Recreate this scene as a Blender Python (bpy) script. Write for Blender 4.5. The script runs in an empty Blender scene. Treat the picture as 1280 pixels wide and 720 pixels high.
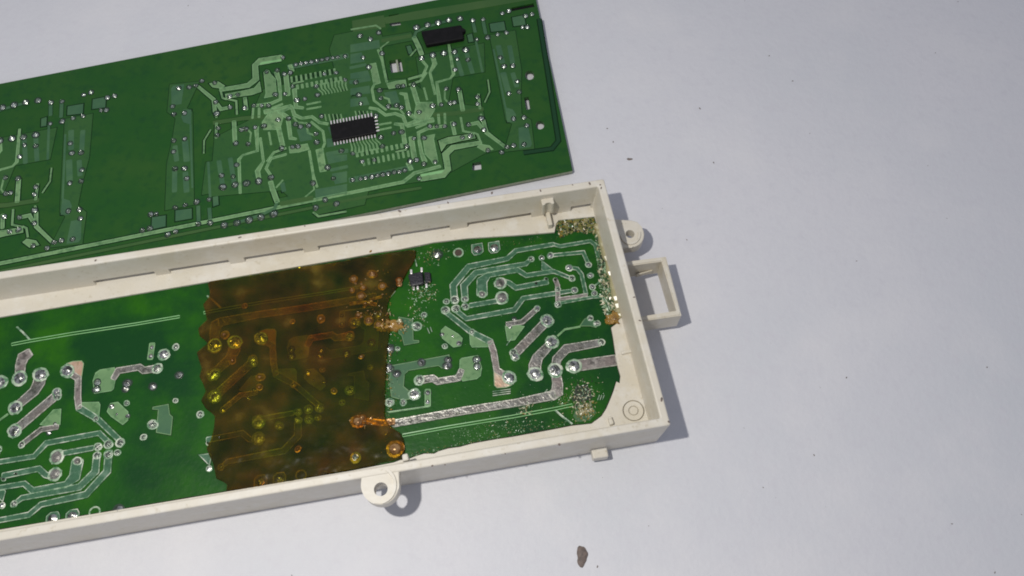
import bpy, bmesh, math, random
from mathutils import Vector, Matrix
random.seed(7)
S = bpy.context.scene
COL = S.collection
# ------------------------------------------------------------------ camera, world, lamp, exposure
FOC, PITCH, DIST = 1100.0, math.radians(24), 0.29          # focal length in pixels of a 1280 wide frame
CAMP = Vector((0, -DIST*math.sin(PITCH), DIST*math.cos(PITCH)))
cd = bpy.data.cameras.new('camera'); cam = bpy.data.objects.new('camera', cd); COL.objects.link(cam)
cam.location = CAMP; cam.rotation_euler = (PITCH, 0, 0)
cd.sensor_width = 36; cd.lens = FOC/1280*36; cd.clip_start = .005; cd.clip_end = 20
S.camera = cam
W = bpy.data.worlds.new('World'); S.world = W; W.use_nodes = True
bg = W.node_tree.nodes['Background']; bg.inputs[0].default_value = (.80, .84, 1.0, 1); bg.inputs[1].default_value = .40
ld = bpy.data.lights.new('hand_lamp', 'POINT'); lamp = bpy.data.objects.new('hand_lamp', ld); COL.objects.link(lamp)
ld.energy = 3.5; ld.shadow_soft_size = .0045; ld.color = (1, .965, .90); lamp.location = (-.094, -.078, .330)
S.view_settings.view_transform = 'Standard'; S.view_settings.look = 'None'
S.cycles.filter_width = 1.9
S.view_settings.exposure = 0; S.view_settings.gamma = 1

# ------------------------------------------------------------------ helpers
_F = Vector((0, math.sin(PITCH), -math.cos(PITCH))); _U = Vector((0, math.cos(PITCH), math.sin(PITCH)))
def P(u, v, z):                       # photograph pixel -> point on the plane at height z
    d = Vector(((u-640)/FOC, 0, 0)) + _U*((360-v)/FOC) + _F
    return CAMP + d*((z-CAMP.z)/d.z)
PX = .29/FOC                          # about one photograph pixel in metres
def link(name, me, mats, parent=None):
    o = bpy.data.objects.new(name, me); COL.objects.link(o)
    if mats is not None and not me.materials:
        for m in (mats if isinstance(mats, (list, tuple)) else [mats]): me.materials.append(m)
    if parent: o.parent = parent; o.matrix_parent_inverse = Matrix.Translation(-parent.location)
    return o
def mesh_bm(name, bm, mats, parent=None, smooth=False):
    me = bpy.data.meshes.new(name); bm.normal_update()
    if smooth:
        for f in bm.faces: f.smooth = True
    bm.to_mesh(me); bm.free(); return link(name, me, mats, parent)
def thing(name, loc, label, cat, group=None):
    o = bpy.data.objects.new(name, None); COL.objects.link(o); o.location = loc; o.empty_display_size = .01
    o['label'] = label; o['category'] = cat
    if group: o['group'] = group
    return o
def tag(o, label, cat, group=None):
    o['label'] = label; o['category'] = cat
    if group: o['group'] = group
    return o
def prism_bm(pts, z0, z1, bev=0, segs=2):
    bm = bmesh.new(); a = [bm.verts.new((p[0], p[1], z0)) for p in pts]; b = [bm.verts.new((p[0], p[1], z1)) for p in pts]
    n = len(pts); area = sum(pts[i][0]*pts[(i+1) % n][1]-pts[(i+1) % n][0]*pts[i][1] for i in range(n))
    if area < 0: a.reverse(); b.reverse()
    bm.faces.new(b); bm.faces.new(a[::-1])
    for i in range(n): bm.faces.new((a[i], a[(i+1) % n], b[(i+1) % n], b[i]))
    if bev:
        e = [x for x in bm.edges if x.verts[0].co.z > z1-1e-7 and x.verts[1].co.z > z1-1e-7 or abs(x.verts[0].co.z-x.verts[1].co.z) > 1e-6]
        bmesh.ops.bevel(bm, geom=e, offset=bev, segments=segs, affect='EDGES', profile=.5)
    bmesh.ops.recalc_face_normals(bm, faces=bm.faces)
    return bm
def boolean(o, cutter_bms, op='DIFFERENCE'):
    for c in cutter_bms:
        me = bpy.data.meshes.new('cutter'); c.to_mesh(me); c.free()
        co = bpy.data.objects.new('cutter', me); COL.objects.link(co)
        m = o.modifiers.new('b', 'BOOLEAN'); m.object = co; m.operation = op; m.solver = 'EXACT'
        bpy.context.view_layer.update()
        ev = o.evaluated_get(bpy.context.evaluated_depsgraph_get())
        new = bpy.data.meshes.new_from_object(ev); old = o.data
        o.modifiers.clear(); o.data = new; new.name = old.name
        bpy.data.objects.remove(co); bpy.data.meshes.remove(me)

# ------------------------------------------------------------------ materials
def mat(name, color, rough=.5, metal=0, spec=.5, coat=0, noise=None, bump=None, grad=None):
    """noise = (scale, second colour, lo, hi); bump = (scale, strength, distance)"""
    m = bpy.data.materials.new(name); m.use_nodes = True; nt = m.node_tree; b = nt.nodes['Principled BSDF']
    b.inputs['Base Color'].default_value = (*color, 1); b.inputs['Roughness'].default_value = rough
    b.inputs['Metallic'].default_value = metal; b.inputs['Specular IOR Level'].default_value = spec
    b.inputs['Coat Weight'].default_value = coat; b.inputs['Coat Roughness'].default_value = .12
    g = nt.nodes.new('ShaderNodeNewGeometry')
    if noise:
        layers = noise if isinstance(noise, list) else [noise]; prev = None
        for sc, c2, lo, hi in layers:
            t = nt.nodes.new('ShaderNodeTexNoise'); t.inputs['Scale'].default_value = sc; t.inputs['Detail'].default_value = 5; t.inputs['Roughness'].default_value = .6
            nt.links.new(g.outputs['Position'], t.inputs['Vector'])
            r = nt.nodes.new('ShaderNodeMapRange'); r.inputs[1].default_value = lo; r.inputs[2].default_value = hi
            nt.links.new(t.outputs[0], r.inputs[0])
            x = nt.nodes.new('ShaderNodeMix'); x.data_type = 'RGBA'; x.inputs[6].default_value = (*color, 1); x.inputs[7].default_value = (*c2, 1)
            nt.links.new(r.outputs[0], x.inputs[0])
            if prev: nt.links.new(prev.outputs[2], x.inputs[6])
            prev = x
        nt.links.new(prev.outputs[2], b.inputs['Base Color'])
    if bump:
        t = nt.nodes.new('ShaderNodeTexNoise'); t.inputs['Scale'].default_value = bump[0]; t.inputs['Detail'].default_value = 4
        nt.links.new(g.outputs['Position'], t.inputs['Vector'])
        k = nt.nodes.new('ShaderNodeBump'); k.inputs['Strength'].default_value = bump[1]; k.inputs['Distance'].default_value = bump[2]
        nt.links.new(t.outputs[0], k.inputs['Height']); nt.links.new(k.outputs[0], b.inputs['Normal'])
    return m
M = {}
M['table'] = mat('table_white', (.61, .605, .63), .6, noise=[(9, (.57, .58, .605), .4, .7), (260, (.575, .57, .60), .5, .75), (28, (.635, .63, .645), .5, .75), (1500, (.56, .555, .58), .6, .8)], bump=(520, .22, .0006))
M['plastic'] = mat('cream_plastic', (.61, .57, .485), .42, noise=[(35, (.56, .51, .40), .45, .72), (170, (.64, .61, .54), .5, .7), (600, (.50, .45, .35), .60, .72), (1100, (.30, .25, .17), .70, .78)], bump=(600, .12, .0004))
M['mask_a'] = mat('solder_mask_clean', (.014, .074, .012), .33, spec=.2, coat=.04, noise=[(40, (.026, .086, .014), .4, .7), (300, (.010, .060, .014), .5, .75)], bump=(180, .05, .0004))
M['mask_b'] = mat('solder_mask_scraped', (.010, .073, .007), .34, spec=.16, noise=[(60, (.020, .108, .003), .42, .66), (900, (.024, .095, .018), .6, .8), (38, (.005, .046, .009), .45, .62)], bump=(700, .25, .0003))
M['cu_mask'] = mat('copper_under_mask', (.125, .235, .10), .34, spec=.4, coat=.08, noise=[(70, (.165, .29, .125), .42, .62), (500, (.06, .15, .055), .52, .70)], bump=(600, .2, .0002))
M['cu_mask_edge'] = mat('copper_mask_edge', (.20, .38, .17), .34, noise=(500, (.11, .24, .10), .45, .65))
M['gap'] = mat('solder_mask_gap', (.003, .020, .005), .4, spec=.15)
M['pour'] = mat('copper_pour_under_mask', (.026, .092, .022), .34, spec=.25, noise=[(50, (.036, .105, .026), .4, .7), (400, (.018, .074, .022), .5, .75)])
M['mask_dim'] = mat('solder_mask_dim', (.006, .042, .013), .36, spec=.32)
M['cu_dark'] = mat('copper_under_mask_dim', (.034, .105, .046), .36, noise=[(150, (.055, .14, .055), .4, .7)])
M['cu_olive'] = mat('copper_under_mask_olive', (.030, .092, .016), .36, noise=[(60, (.045, .105, .022), .4, .7)])
M['cu_bright'] = mat('copper_under_mask_bright', (.22, .46, .19), .36, noise=[(300, (.17, .38, .14), .45, .7)])
M['tr_green'] = mat('scraped_trace_green', (.036, .115, .055), .32, noise=[(500, (.10, .19, .12), .5, .66), (200, (.025, .08, .04), .5, .7)], bump=(1500, .3, .0002))
M['tr_edge'] = mat('scraped_trace_edge', (.28, .39, .26), .32, noise=[(800, (.08, .19, .09), .46, .58), (250, (.58, .62, .50), .50, .66)], bump=(1500, .4, .0002))
M['tr_tin'] = mat('scraped_trace_tinned', (.19, .185, .165), .32, metal=.5, noise=[(260, (.34, .33, .30), .48, .66), (420, (.075, .08, .062), .50, .64), (120, (.22, .19, .165), .5, .7)], bump=(900, .7, .0004))
M['tr_tin_edge'] = mat('tinned_trace_edge', (.52, .50, .43), .35, metal=.2, noise=[(600, (.23, .26, .19), .45, .6)], bump=(1200, .5, .0003))
M['tr_pink'] = mat('bare_copper_pinkish', (.25, .21, .19), .34, metal=.5, noise=[(200, (.40, .37, .33), .47, .66), (420, (.11, .10, .088), .50, .66)], bump=(1200, .5, .0003))
M['copper'] = mat('bare_copper', (.56, .36, .24), .34, metal=.5, noise=[(260, (.62, .50, .38), .45, .65), (500, (.30, .26, .15), .55, .7)], bump=(900, .4, .0003))
M['tin'] = mat('solder_tin', (.50, .50, .47), .27, metal=1, noise=[(700, (.10, .11, .09), .44, .60)], bump=(900, .6, .0005))
M['tin_dull'] = mat('solder_dull', (.12, .145, .115), .3, metal=.8, noise=[(900, (.42, .43, .38), .52, .64)], bump=(1200, .8, .0005))
M['tin_green'] = mat('solder_on_mask', (.74, .78, .70), .25, metal=1, noise=(1500, (.25, .30, .24), .44, .58), bump=(1500, .5, .0004))
M['flux_shade'] = mat('dark_flux_and_shade', (.006, .026, .009), .4)  # dark flux ring that also paints the shadow round each joint
M['black'] = mat('black_resin', (.004, .004, .004), .6, spec=.2, noise=(500, (.008, .007, .008), .45, .7))
M['chip'] = mat('chip_black', (.012, .011, .016), .38, noise=(900, (.045, .04, .05), .55, .75), bump=(1500, .5, .0004))
M['lead'] = mat('chip_lead', (.80, .76, .75), .3, metal=.4)
M['hole'] = mat('hole_rust', (.05, .03, .02), .6)
M['edge_fr'] = mat('board_edge', (.28, .31, .22), .6, noise=(600, (.20, .22, .15), .4, .7))
M['orange'] = mat('amber_coated_solder', (.42, .25, .11), .3, metal=.5, noise=(600, (.16, .07, .02), .42, .6), bump=(900, .5, .0004))
M['gold'] = mat('amber_lump', (.34, .19, .03), .16, spec=.7, coat=.6, noise=(500, (.12, .06, .01), .45, .65), bump=(500, .8, .001))
for i, c in enumerate([(.33, .30, .16), (.15, .15, .035), (.018, .028, .010), (.52, .49, .34), (.26, .17, .02), (.05, .12, .04), (.26, .38, .23)]):
    M['crumb%d' % i] = mat('residue_%s' % 'abcdefg'[i], c, .28, spec=.7)
M['brown'] = mat('brown_speck', (.17, .13, .11), .7, noise=(900, (.10, .08, .07), .45, .65))
# amber potting: tinted, see-through, glossy
def amber():
    m = bpy.data.materials.new('amber_potting'); m.use_nodes = True; nt = m.node_tree; nt.nodes.clear()
    N = nt.nodes.new; L = nt.links.new
    g = N('ShaderNodeNewGeometry'); t = N('ShaderNodeTexNoise'); t.inputs['Scale'].default_value = 75; t.inputs['Detail'].default_value = 4
    L(g.outputs['Position'], t.inputs['Vector'])
    def ramp(src, stops):
        q = N('ShaderNodeValToRGB'); e = q.color_ramp.elements
        while len(e) < len(stops): e.new(.5)
        for k, (p, c) in enumerate(stops): e[k].position = p; e[k].color = (*c, 1)
        L(src, q.inputs[0]); return q
    r = ramp(t.outputs[0], [(.36, (.80, .82, .20)), (.52, (.90, .74, .16)), (.70, (.94, .58, .12))])
    t2 = N('ShaderNodeTexNoise'); t2.inputs['Scale'].default_value = 120; t2.inputs['Detail'].default_value = 5; L(g.outputs['Position'], t2.inputs['Vector'])
    d = ramp(t2.outputs[0], [(.34, (.014, .020, .002)), (.50, (.050, .040, .005)), (.62, (.095, .052, .007)), (.76, (.26, .17, .03))])
    tr = N('ShaderNodeBsdfTransparent'); L(r.outputs[0], tr.inputs[0])
    df = N('ShaderNodeBsdfDiffuse'); L(d.outputs[0], df.inputs[0])
    a = N('ShaderNodeMixShader'); a.inputs[0].default_value = .30; L(tr.outputs[0], a.inputs[1]); L(df.outputs[0], a.inputs[2])
    k = N('ShaderNodeTexNoise'); k.inputs['Scale'].default_value = 160; L(g.outputs['Position'], k.inputs['Vector'])
    b = N('ShaderNodeBump'); b.inputs['Strength'].default_value = .45; b.inputs['Distance'].default_value = .0012; L(k.outputs[0], b.inputs['Height'])
    gl = N('ShaderNodeBsdfGlossy'); gl.inputs['Roughness'].default_value = .14; L(b.outputs[0], gl.inputs['Normal'])
    fr = N('ShaderNodeFresnel'); fr.inputs[0].default_value = 1.33; L(b.outputs[0], fr.inputs['Normal'])
    x = N('ShaderNodeMixShader'); L(fr.outputs[0], x.inputs[0]); L(a.outputs[0], x.inputs[1]); L(gl.outputs[0], x.inputs[2])
    o = N('ShaderNodeOutputMaterial'); L(x.outputs[0], o.inputs[0]); return m
M['amber'] = amber()

# ------------------------------------------------------------------ the table
bm = bmesh.new(); bmesh.ops.create_grid(bm, x_segments=2, y_segments=2, size=1.2)
tb = mesh_bm('table_surface', bm, M['table']); tb['kind'] = 'structure'
def speck(name, u, v, sx, sy, h, label):
    bm = bmesh.new(); bmesh.ops.create_icosphere(bm, subdivisions=3, radius=1); c = P(u, v, 0)
    for w in bm.verts:
        a = math.atan2(w.co.y, w.co.x); k = 1+.16*math.sin(2*a+u)+.12*math.sin(3*a+1)+.05*math.sin(7*a)
        w.co = Vector((c.x+w.co.x*sx*k, c.y+w.co.y*sy*k, max(.00003, w.co.z*h*k)))
    return tag(mesh_bm(name, bm, M['brown'], smooth=True), label, 'speck')
speck('brown_crumb', 727.5, 695, .0018, .0026, .0006, 'larger brown speck of dirt on the bare white table below the case')
speck('tiny_crumb', 787, 199, .0009, .0005, .0003, 'tiny grey brown speck on the white table above the cream mounting ear')

bm = bmesh.new(); rd = random.Random(5)
for k in range(70):
    c = P(rd.uniform(-20, 1300), rd.uniform(-20, 740), 0); q = rd.uniform(.00006, .00022)
    bmesh.ops.create_icosphere(bm, subdivisions=1, radius=q, matrix=Matrix.Translation((c.x, c.y, q*.4)) @ Matrix.Rotation(rd.uniform(0, 3), 4, 'Z') @ Matrix.Diagonal((rd.uniform(1, 2.6), 1, .6, 1)))
du = mesh_bm('dust', bm, M['brown']); du['kind'] = 'stuff'; du['label'] = 'scattered dust specks on the white table'
# ------------------------------------------------------------------ generic board pieces
ZI = [0]
def zj():
    ZI[0] += 1; return (ZI[0] % 24)*2e-6
def ribbon(name, parent, pts, w, z, mats, e=.28, t=.00015, gap=.00016, jag=0):
    """raised copper track along pixel points; outer strips carry the second material"""
    q = [P(u, v, z) for u, v in pts]; n = len(q); wd = w*PX*.94 if not isinstance(w, (list, tuple)) else None
    bm = bmesh.new(); rows = []; z = z+zj()
    for i, p in enumerate(q):
        d0 = (q[i]-q[i-1]).normalized() if i else (q[1]-q[0]).normalized()
        d1 = (q[i+1]-q[i]).normalized() if i < n-1 else d0
        nn = Vector((-(d0.y+d1.y), d0.x+d1.x, 0)); nn.normalize()
        c = max(.45, nn.dot(Vector((-d0.y, d0.x, 0))))
        ww = (wd if wd else w[i]*PX)/2/c*(1+random.uniform(-jag, jag)); es = min(ww*2*e, .00026)
        ext = Vector((0, 0, 0))
        if i == 0: ext = -d0*ww*.5
        if i == n-1: ext = d0*ww*.5
        r = []
        for off, hh in ((-ww-gap, 4e-6), (-ww-.00003, 5e-6), (-ww, t), (-ww+es, t*.8), (ww-es, t*.8), (ww, t), (ww+.00003, 5e-6), (ww+gap, 4e-6)):
            v = p+nn*off+ext*(1 if abs(off) < ww*.9 else .35); r.append(bm.verts.new((v.x, v.y, z+hh)))
        rows.append(r)
    for a, b in zip(rows, rows[1:]):
        for k in range(7):
            f = bm.faces.new((a[k], b[k], b[k+1], a[k+1])); f.material_index = (2, 1, 1, 0, 1, 1, 2)[k]
    for r in (rows[0], rows[-1]):
        f = bm.faces.new(r[1:7]); f.material_index = 1
        # cap rim
    bmesh.ops.recalc_face_normals(bm, faces=bm.faces)
    for f in bm.faces:
        if f.normal.z < -.2: f.normal_flip()
    return mesh_bm(name, bm, list(mats)+[M['gap']], parent)
def area(name, parent, pts, z, mats, t=.00010, inset=.00022, gap=.00018):
    bm = prism_bm([P(u, v, z) for u, v in pts], z, z+t+zj())
    if inset:
        f = [x for x in bm.faces if x.normal.z > .9]
        r = bmesh.ops.inset_region(bm, faces=f, thickness=inset, depth=-t*.15, use_even_offset=True)
        for x in bm.faces: x.material_index = 1
        for x in f: x.material_index = 0
    if gap:
        q = offs([P(u, v, z) for u, v in pts], gap); lo = [bm.verts.new((p.x, p.y, z+4e-6+ZI[0] % 24*2e-6)) for p in q]
        f = bm.faces.new(lo); f.material_index = 2
        if f.normal.z < 0: f.normal_flip()
    return mesh_bm(name, bm, list(mats)+[M['gap']], parent)
def offs(q, d):
    n = len(q); sg = 1 if sum(q[i].x*q[(i+1) % n].y-q[(i+1) % n].x*q[i].y for i in range(n)) > 0 else -1; out = []
    for i in range(n):
        a, b, c = q[i-1], q[i], q[(i+1) % n]; d0 = (b-a).normalized(); d1 = (c-b).normalized()
        m = Vector((d0.y+d1.y, -d0.x-d1.x, 0)); m = m.normalized() if m.length > .2 else Vector((d0.y, -d0.x, 0))
        out.append(b+m*sg*d/max(.5, m.dot(Vector((d0.y, -d0.x, 0)))))
    return out
def joint_mesh(kind, seed):
    """unit radius solder joint: 0 domed fillet with pin, 1 dished pad with ring, 2 upright pin stub"""
    rnd = random.Random(seed); bm = bmesh.new(); ns = 18
    prof = {0: [(1.5, .02, 1), (1.05, .05, 1), (1.0, .06, 0), (.82, .34, 0), (.55, .62, 0), (.34, .78, 0), (.30, .95, 0), (.12, 1.02, 0)],
            1: [(1.12, 0, 1), (1.06, .14, 2), (.9, .16, 2), (.8, .14, 0), (.55, .30, 0), (.38, .22, 0), (.30, .48, 0), (.12, .52, 0)],
            2: [(1.3, 0, 1), (1.05, .04, 1), (.9, .1, 0), (.6, .55, 0), (.36, 1.1, 0), (.30, 1.9, 0), (.12, 2.0, 0)]}[kind]
    lean = (rnd.uniform(-.28, .28), rnd.uniform(-.1, .35)); rings = []
    for r, h, m in prof:
        ring = []
        for i in range(ns):
            a = 2*math.pi*i/ns; k = r*(1+rnd.uniform(-.07, .07)*(1 if r > .35 else .3))
            ring.append(bm.verts.new((k*math.cos(a)+lean[0]*h, k*math.sin(a)+lean[1]*h, h*(1+rnd.uniform(-.05, .05)))))
        rings.append((ring, m))
    for (a, m), (b, m2) in zip(rings, rings[1:]):
        for i in range(ns):
            f = bm.faces.new((a[i], a[(i+1) % ns], b[(i+1) % ns], b[i])); f.material_index = m; f.smooth = True
    f = bm.faces.new(rings[-1][0]); f.smooth = True
    me = bpy.data.meshes.new('solder_joint'); bm.to_mesh(me); bm.free(); return me
JM = {}
def joint_set(key, kind, mats):
    JM[key] = []
    for s in range(5):
        me = joint_mesh(kind, s*13+kind)
        for m in mats: me.materials.append(m)
        JM[key].append(me)
joint_set('dome', 0, [M['tin'], M['flux_shade'], M['tr_edge']])
joint_set('green', 0, [M['tin_green'], M['flux_shade'], M['cu_mask_edge']])
joint_set('pin', 2, [M['tin'], M['tr_edge'], M['tr_edge']])
joint_set('pad', 1, [M['tin'], M['tr_edge'], M['tr_edge']])
joint_set('dull', 1, [M['tin_dull'], M['tr_edge'], M['tr_edge']])
joint_set('mud', 1, [M['tr_tin'], M['tr_edge'], M['tr_edge']])
joint_set('orange', 0, [M['orange'], M['orange'], M['orange']])
def joint(parent, u, v, r, z, key, hz=1.0):
    me = random.choice(JM[key]); o = bpy.data.objects.new('solder_joint', me); COL.objects.link(o)
    o.parent = parent; o.matrix_parent_inverse = Matrix.Translation(-parent.location)
    o.location = P(u, v, z) + Vector((0, 0, .00008)); s = r*PX*.93; o.scale = (s*random.uniform(.9, 1.1), s*random.uniform(.9, 1.12), s*hz)
    o.rotation_euler = (0, 0, random.uniform(-.5, .5) if key in ('green', 'pin') else random.uniform(0, 6.28)); return o
def crumbs(name, parent, n, fn, size, keys, z, label=None):
    """a joined scatter of small torn flakes; fn gives a pixel position"""
    bm = bmesh.new()
    for _ in range(n):
        u, v = fn(); c = P(u, v, z); s = random.uniform(*size)*PX*.72; mi = random.randrange(len(keys))
        ax = Matrix.Rotation(random.uniform(0, 6.28), 3, 'Z') @ Matrix.Rotation(random.uniform(-.7, .7), 3, 'X')
        l, wd, h = s*random.uniform(.7, 1.8), s*random.uniform(.3, .8), s*random.uniform(.25, .7)
        vs = [bm.verts.new(c+Vector((0, 0, h*.6))+ax @ Vector(q)) for q in ((-l, 0, 0), (0, -wd, 0), (l, wd*.3, 0), (0, wd, h*.4), (random.uniform(-.4, .4)*l, 0, h))]
        for q in ((0, 1, 4), (1, 2, 4), (2, 3, 4), (3, 0, 4), (0, 3, 2, 1)):
            f = bm.faces.new([vs[i] for i in q]); f.material_index = mi
    bmesh.ops.recalc_face_normals(bm, faces=bm.faces)
    o = mesh_bm(name, bm, [M[k] for k in keys], parent); o['kind'] = 'stuff'; return o
def poly_fn(poly):
    us = [p[0] for p in poly]; vs = [p[1] for p in poly]
    def inside(u, v):
        c = False; j = len(poly)-1
        for i in range(len(poly)):
            (a, b), (x, y) = poly[i], poly[j]
            if (b > v) != (y > v) and u < (x-a)*(v-b)/(y-b)+a: c = not c
            j = i
        return c
    def f():
        while True:
            u, v = random.uniform(min(us), max(us)), random.uniform(min(vs), max(vs))
            if inside(u, v): return u, v
    return f
def blob_fn(u0, v0, ru, rv):
    return lambda: (random.gauss(u0, ru*.5), random.gauss(v0, rv*.5))

# ================================================================== CASE
H, ZF, ZB = .021, .009, .0083          # rim height, inner floor, top of the potted board
oTR, oBR = P(755, 223, H), P(838.7, 531, H)
ex = (P(838.7, 531, H)-P(438, 600.2, H)).normalized()
LEN = .245
oBL = oBR-ex*LEN; et = (P(755, 223, H)-P(438, 271.7, H)).normalized(); oTL = oTR-et*LEN
def inset(pts, d):
    n = len(pts); out = []
    for i in range(n):
        a, b, c = pts[i-1], pts[i], pts[(i+1) % n]
        d0 = (b-a).normalized(); d1 = (c-b).normalized(); n0 = Vector((-d0.y, d0.x, 0)); n1 = Vector((-d1.y, d1.x, 0)); k = (n0+n1).normalized()
        out.append(b+k*(d/k.dot(n0)))
    return out
OUT = [Vector((p.x, p.y, 0)) for p in (oBL, oBR, oTR, oTL)]      # counter-clockwise
case = thing('plastic_case', (sum((p.x for p in OUT))/4, sum((p.y for p in OUT))/4, 0),
             'open cream plastic case with mounting ears, holding the scraped green board', 'plastic case')
bm = bmesh.new()
lo = [Vector((*p.xy, 0)) for p in inset(OUT, .0006)]; hi = [Vector((*p.xy, H)) for p in OUT]
ih = [Vector((*p.xy, H)) for p in inset(OUT, .0025)]; il = [Vector((*p.xy, ZF)) for p in inset(OUT, .0035)]
R4 = [[bm.verts.new(p) for p in r] for r in (lo, hi, ih, il)]
bm.faces.new(R4[0][::-1]); bm.faces.new(R4[3])
for a, b in zip(R4, R4[1:]):
    for i in range(4): bm.faces.new((a[i], a[(i+1) % 4], b[(i+1) % 4], b[i]))
bmesh.ops.recalc_face_normals(bm, faces=bm.faces)
bmesh.ops.bevel(bm, geom=[e for e in bm.edges if all(v.co.z > H-1e-6 for v in e.verts) or abs(e.verts[0].co.z-e.verts[1].co.z) > .005], offset=.0005, segments=3, affect='EDGES', profile=.5)
shell = mesh_bm('shell', bm, M['plastic'], case)
BT = [(-40, 404), (438, 323), (470, 317), (500.5, 312.5), (542, 304), (584, 299), (640, 295.5), (694, 291), (696, 280), (699, 276), (742.5, 271.5),
      (746, 284), (750, 300), (757, 325), (763, 350), (768, 380), (770, 404), (763, 409), (765, 420), (768, 440), (771, 458), (774.5, 470), (774, 478), (770, 476),
      (766, 488), (762.5, 497), (757, 510), (751, 519.5), (739, 528.5)]
BB = [(725, 530), (715, 531), (690, 536), (665, 540.5), (640, 545), (620, 548), (600, 551.5), (587.5, 554), (575, 557.5), (560, 559.5), (548, 563), (542.5, 566), (530, 566), (520, 569), (511, 572.5), (500, 574), (492, 577), (438, 587.5), (-40, 668)]
BOARD = BT+BB
def grow(poly, k):
    cu, cv = 600, 430; n = len(poly); out = []
    for i in range(n):
        (a, b), (c, d), (e, f) = poly[i-1], poly[i], poly[(i+1) % n]
        n0 = Vector((d-b, -(c-a))).normalized(); n1 = Vector((f-d, -(e-c))).normalized(); m = (n0+n1)
        m = m.normalized() if m.length > .1 else n0
        out.append((c+m.x*k, d+m.y*k))
    return out
g1 = grow(BOARD, 1.2); g2 = grow(BOARD, -1.2)
def parea(p): return abs(sum(p[i][0]*p[(i+1) % len(p)][1]-p[(i+1) % len(p)][0]*p[i][1] for i in range(len(p))))
G = g1 if parea(g1) > parea(g2) else g2
cut = [prism_bm([P(u, v, ZF) for u, v in G], .0055, ZF+.003)]
def wall_pt(s, d=0):                   # point on the top wall: s metres left of the right corner, d inward
    return Vector((*(oTR-et*s).xy, 0)) + Vector((et.y, -et.x, 0))*d
def s_of(u, v, z): return (Vector((*oTR.xy, 0))-Vector((*P(u, v, z).xy, 0))).dot(Vector((*et.xy, 0)))
slots = [((711, 255), (736, 250)), ((583, 276), (662, 262)), ((488, 291), (561, 278)), ((398, 304), (471, 295))]
for (a, b) in slots:
    s0, s1 = s_of(*b, ZF), s_of(*a, ZF)
    cut.append(prism_bm([wall_pt(s0, -.002), wall_pt(s1, -.002), wall_pt(s1, .0048), wall_pt(s0, .0048)], ZF+.0000, ZF+.0027))
    cut.append(prism_bm([wall_pt(s0, -.002), wall_pt(s1, -.002), wall_pt(s1, .0017), wall_pt(s0, .0017)], .0012, ZF+.0012))
for k in range(3):
    s0 = s_of(380-k*92, 308+k*14, ZF); cut.append(prism_bm([wall_pt(s0, -.002), wall_pt(s0+.019, -.002), wall_pt(s0+.019, .0048), wall_pt(s0, .0048)], ZF, ZF+.0027)); cut.append(prism_bm([wall_pt(s0, -.002), wall_pt(s0+.019, -.002), wall_pt(s0+.019, .0017), wall_pt(s0, .0017)], .0012, ZF+.0012))
# ring groove in the floor near the lower corner, and a small recess beside it
def ring_bm(c, r0, r1, z0, z1, n=40):
    bm = bmesh.new(); V = []
    for r, z in ((r0, z0), (r1, z0), (r1, z1), (r0, z1)):
        V.append([bm.verts.new((c.x+r*math.cos(2*math.pi*i/n), c.y+r*math.sin(2*math.pi*i/n), z)) for i in range(n)])
    for a, b in zip(V, V[1:]+V[:1]):
        for i in range(n): bm.faces.new((a[i], a[(i+1) % n], b[(i+1) % n], b[i]))
    bmesh.ops.recalc_face_normals(bm, faces=bm.faces); return bm
bc = P(792, 513.5, ZF)
cut.append(ring_bm(bc, .0029, .0033, ZF-.0009, ZF+.001))
cut.append(ring_bm(bc, .0012, .00155, ZF-.0006, ZF+.001))
boolean(shell, cut)
# through-wall clip, ribs and small mouldings
def box_px(name, parent, pts, z, z0, z1, bev=.0002, m='plastic'):
    return mesh_bm(name, prism_bm([P(u, v, z) for u, v in pts], z0, z1, bev), M[m], parent)
n_in = Vector((et.y, -et.x, 0)); e3 = Vector((*et.xy, 0))
cs = s_of(683, 266, ZF)
clip = mesh_bm('clip', prism_bm([wall_pt(cs-.0019, .0024), wall_pt(cs-.0019, .0048), wall_pt(cs-.0010, .0048), wall_pt(cs-.0005, .0040), wall_pt(cs+.0007, .0040), wall_pt(cs+.0012, .0048), wall_pt(cs+.0021, .0048), wall_pt(cs+.0021, .0024)], ZF+.003, ZF+.0095, .0003), M['plastic'], case)
mesh_bm('rib', prism_bm([wall_pt(cs-.0008, .0032), wall_pt(cs-.0008, .0088), wall_pt(cs+.0006, .0088), wall_pt(cs+.0006, .0032)], ZF-.0002, ZF+.0028, .0003), M['plastic'], case)
box_px('rib', case, [(776, 440), (796, 435.5), (797, 439.5), (777, 444)], ZF, ZF-.0002, ZF+.0009, .0003)
box_px('stop', case, [(759.5, 523), (763.5, 521.5), (767, 531), (762, 533)], ZF, ZF-.0002, ZF+.0016, .0003)
box_px('tab', case, [(502.5, 568.5), (509.5, 566.5), (511.5, 575.5), (503.5, 577.5)], .017, .0085, .0175, .0004)
# outer tab low on the front wall
box_px('tab', case, [(738, 556), (757, 552), (761, 570.5), (741.5, 573.5)], .0055, .0022, .0055, .0004)
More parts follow.
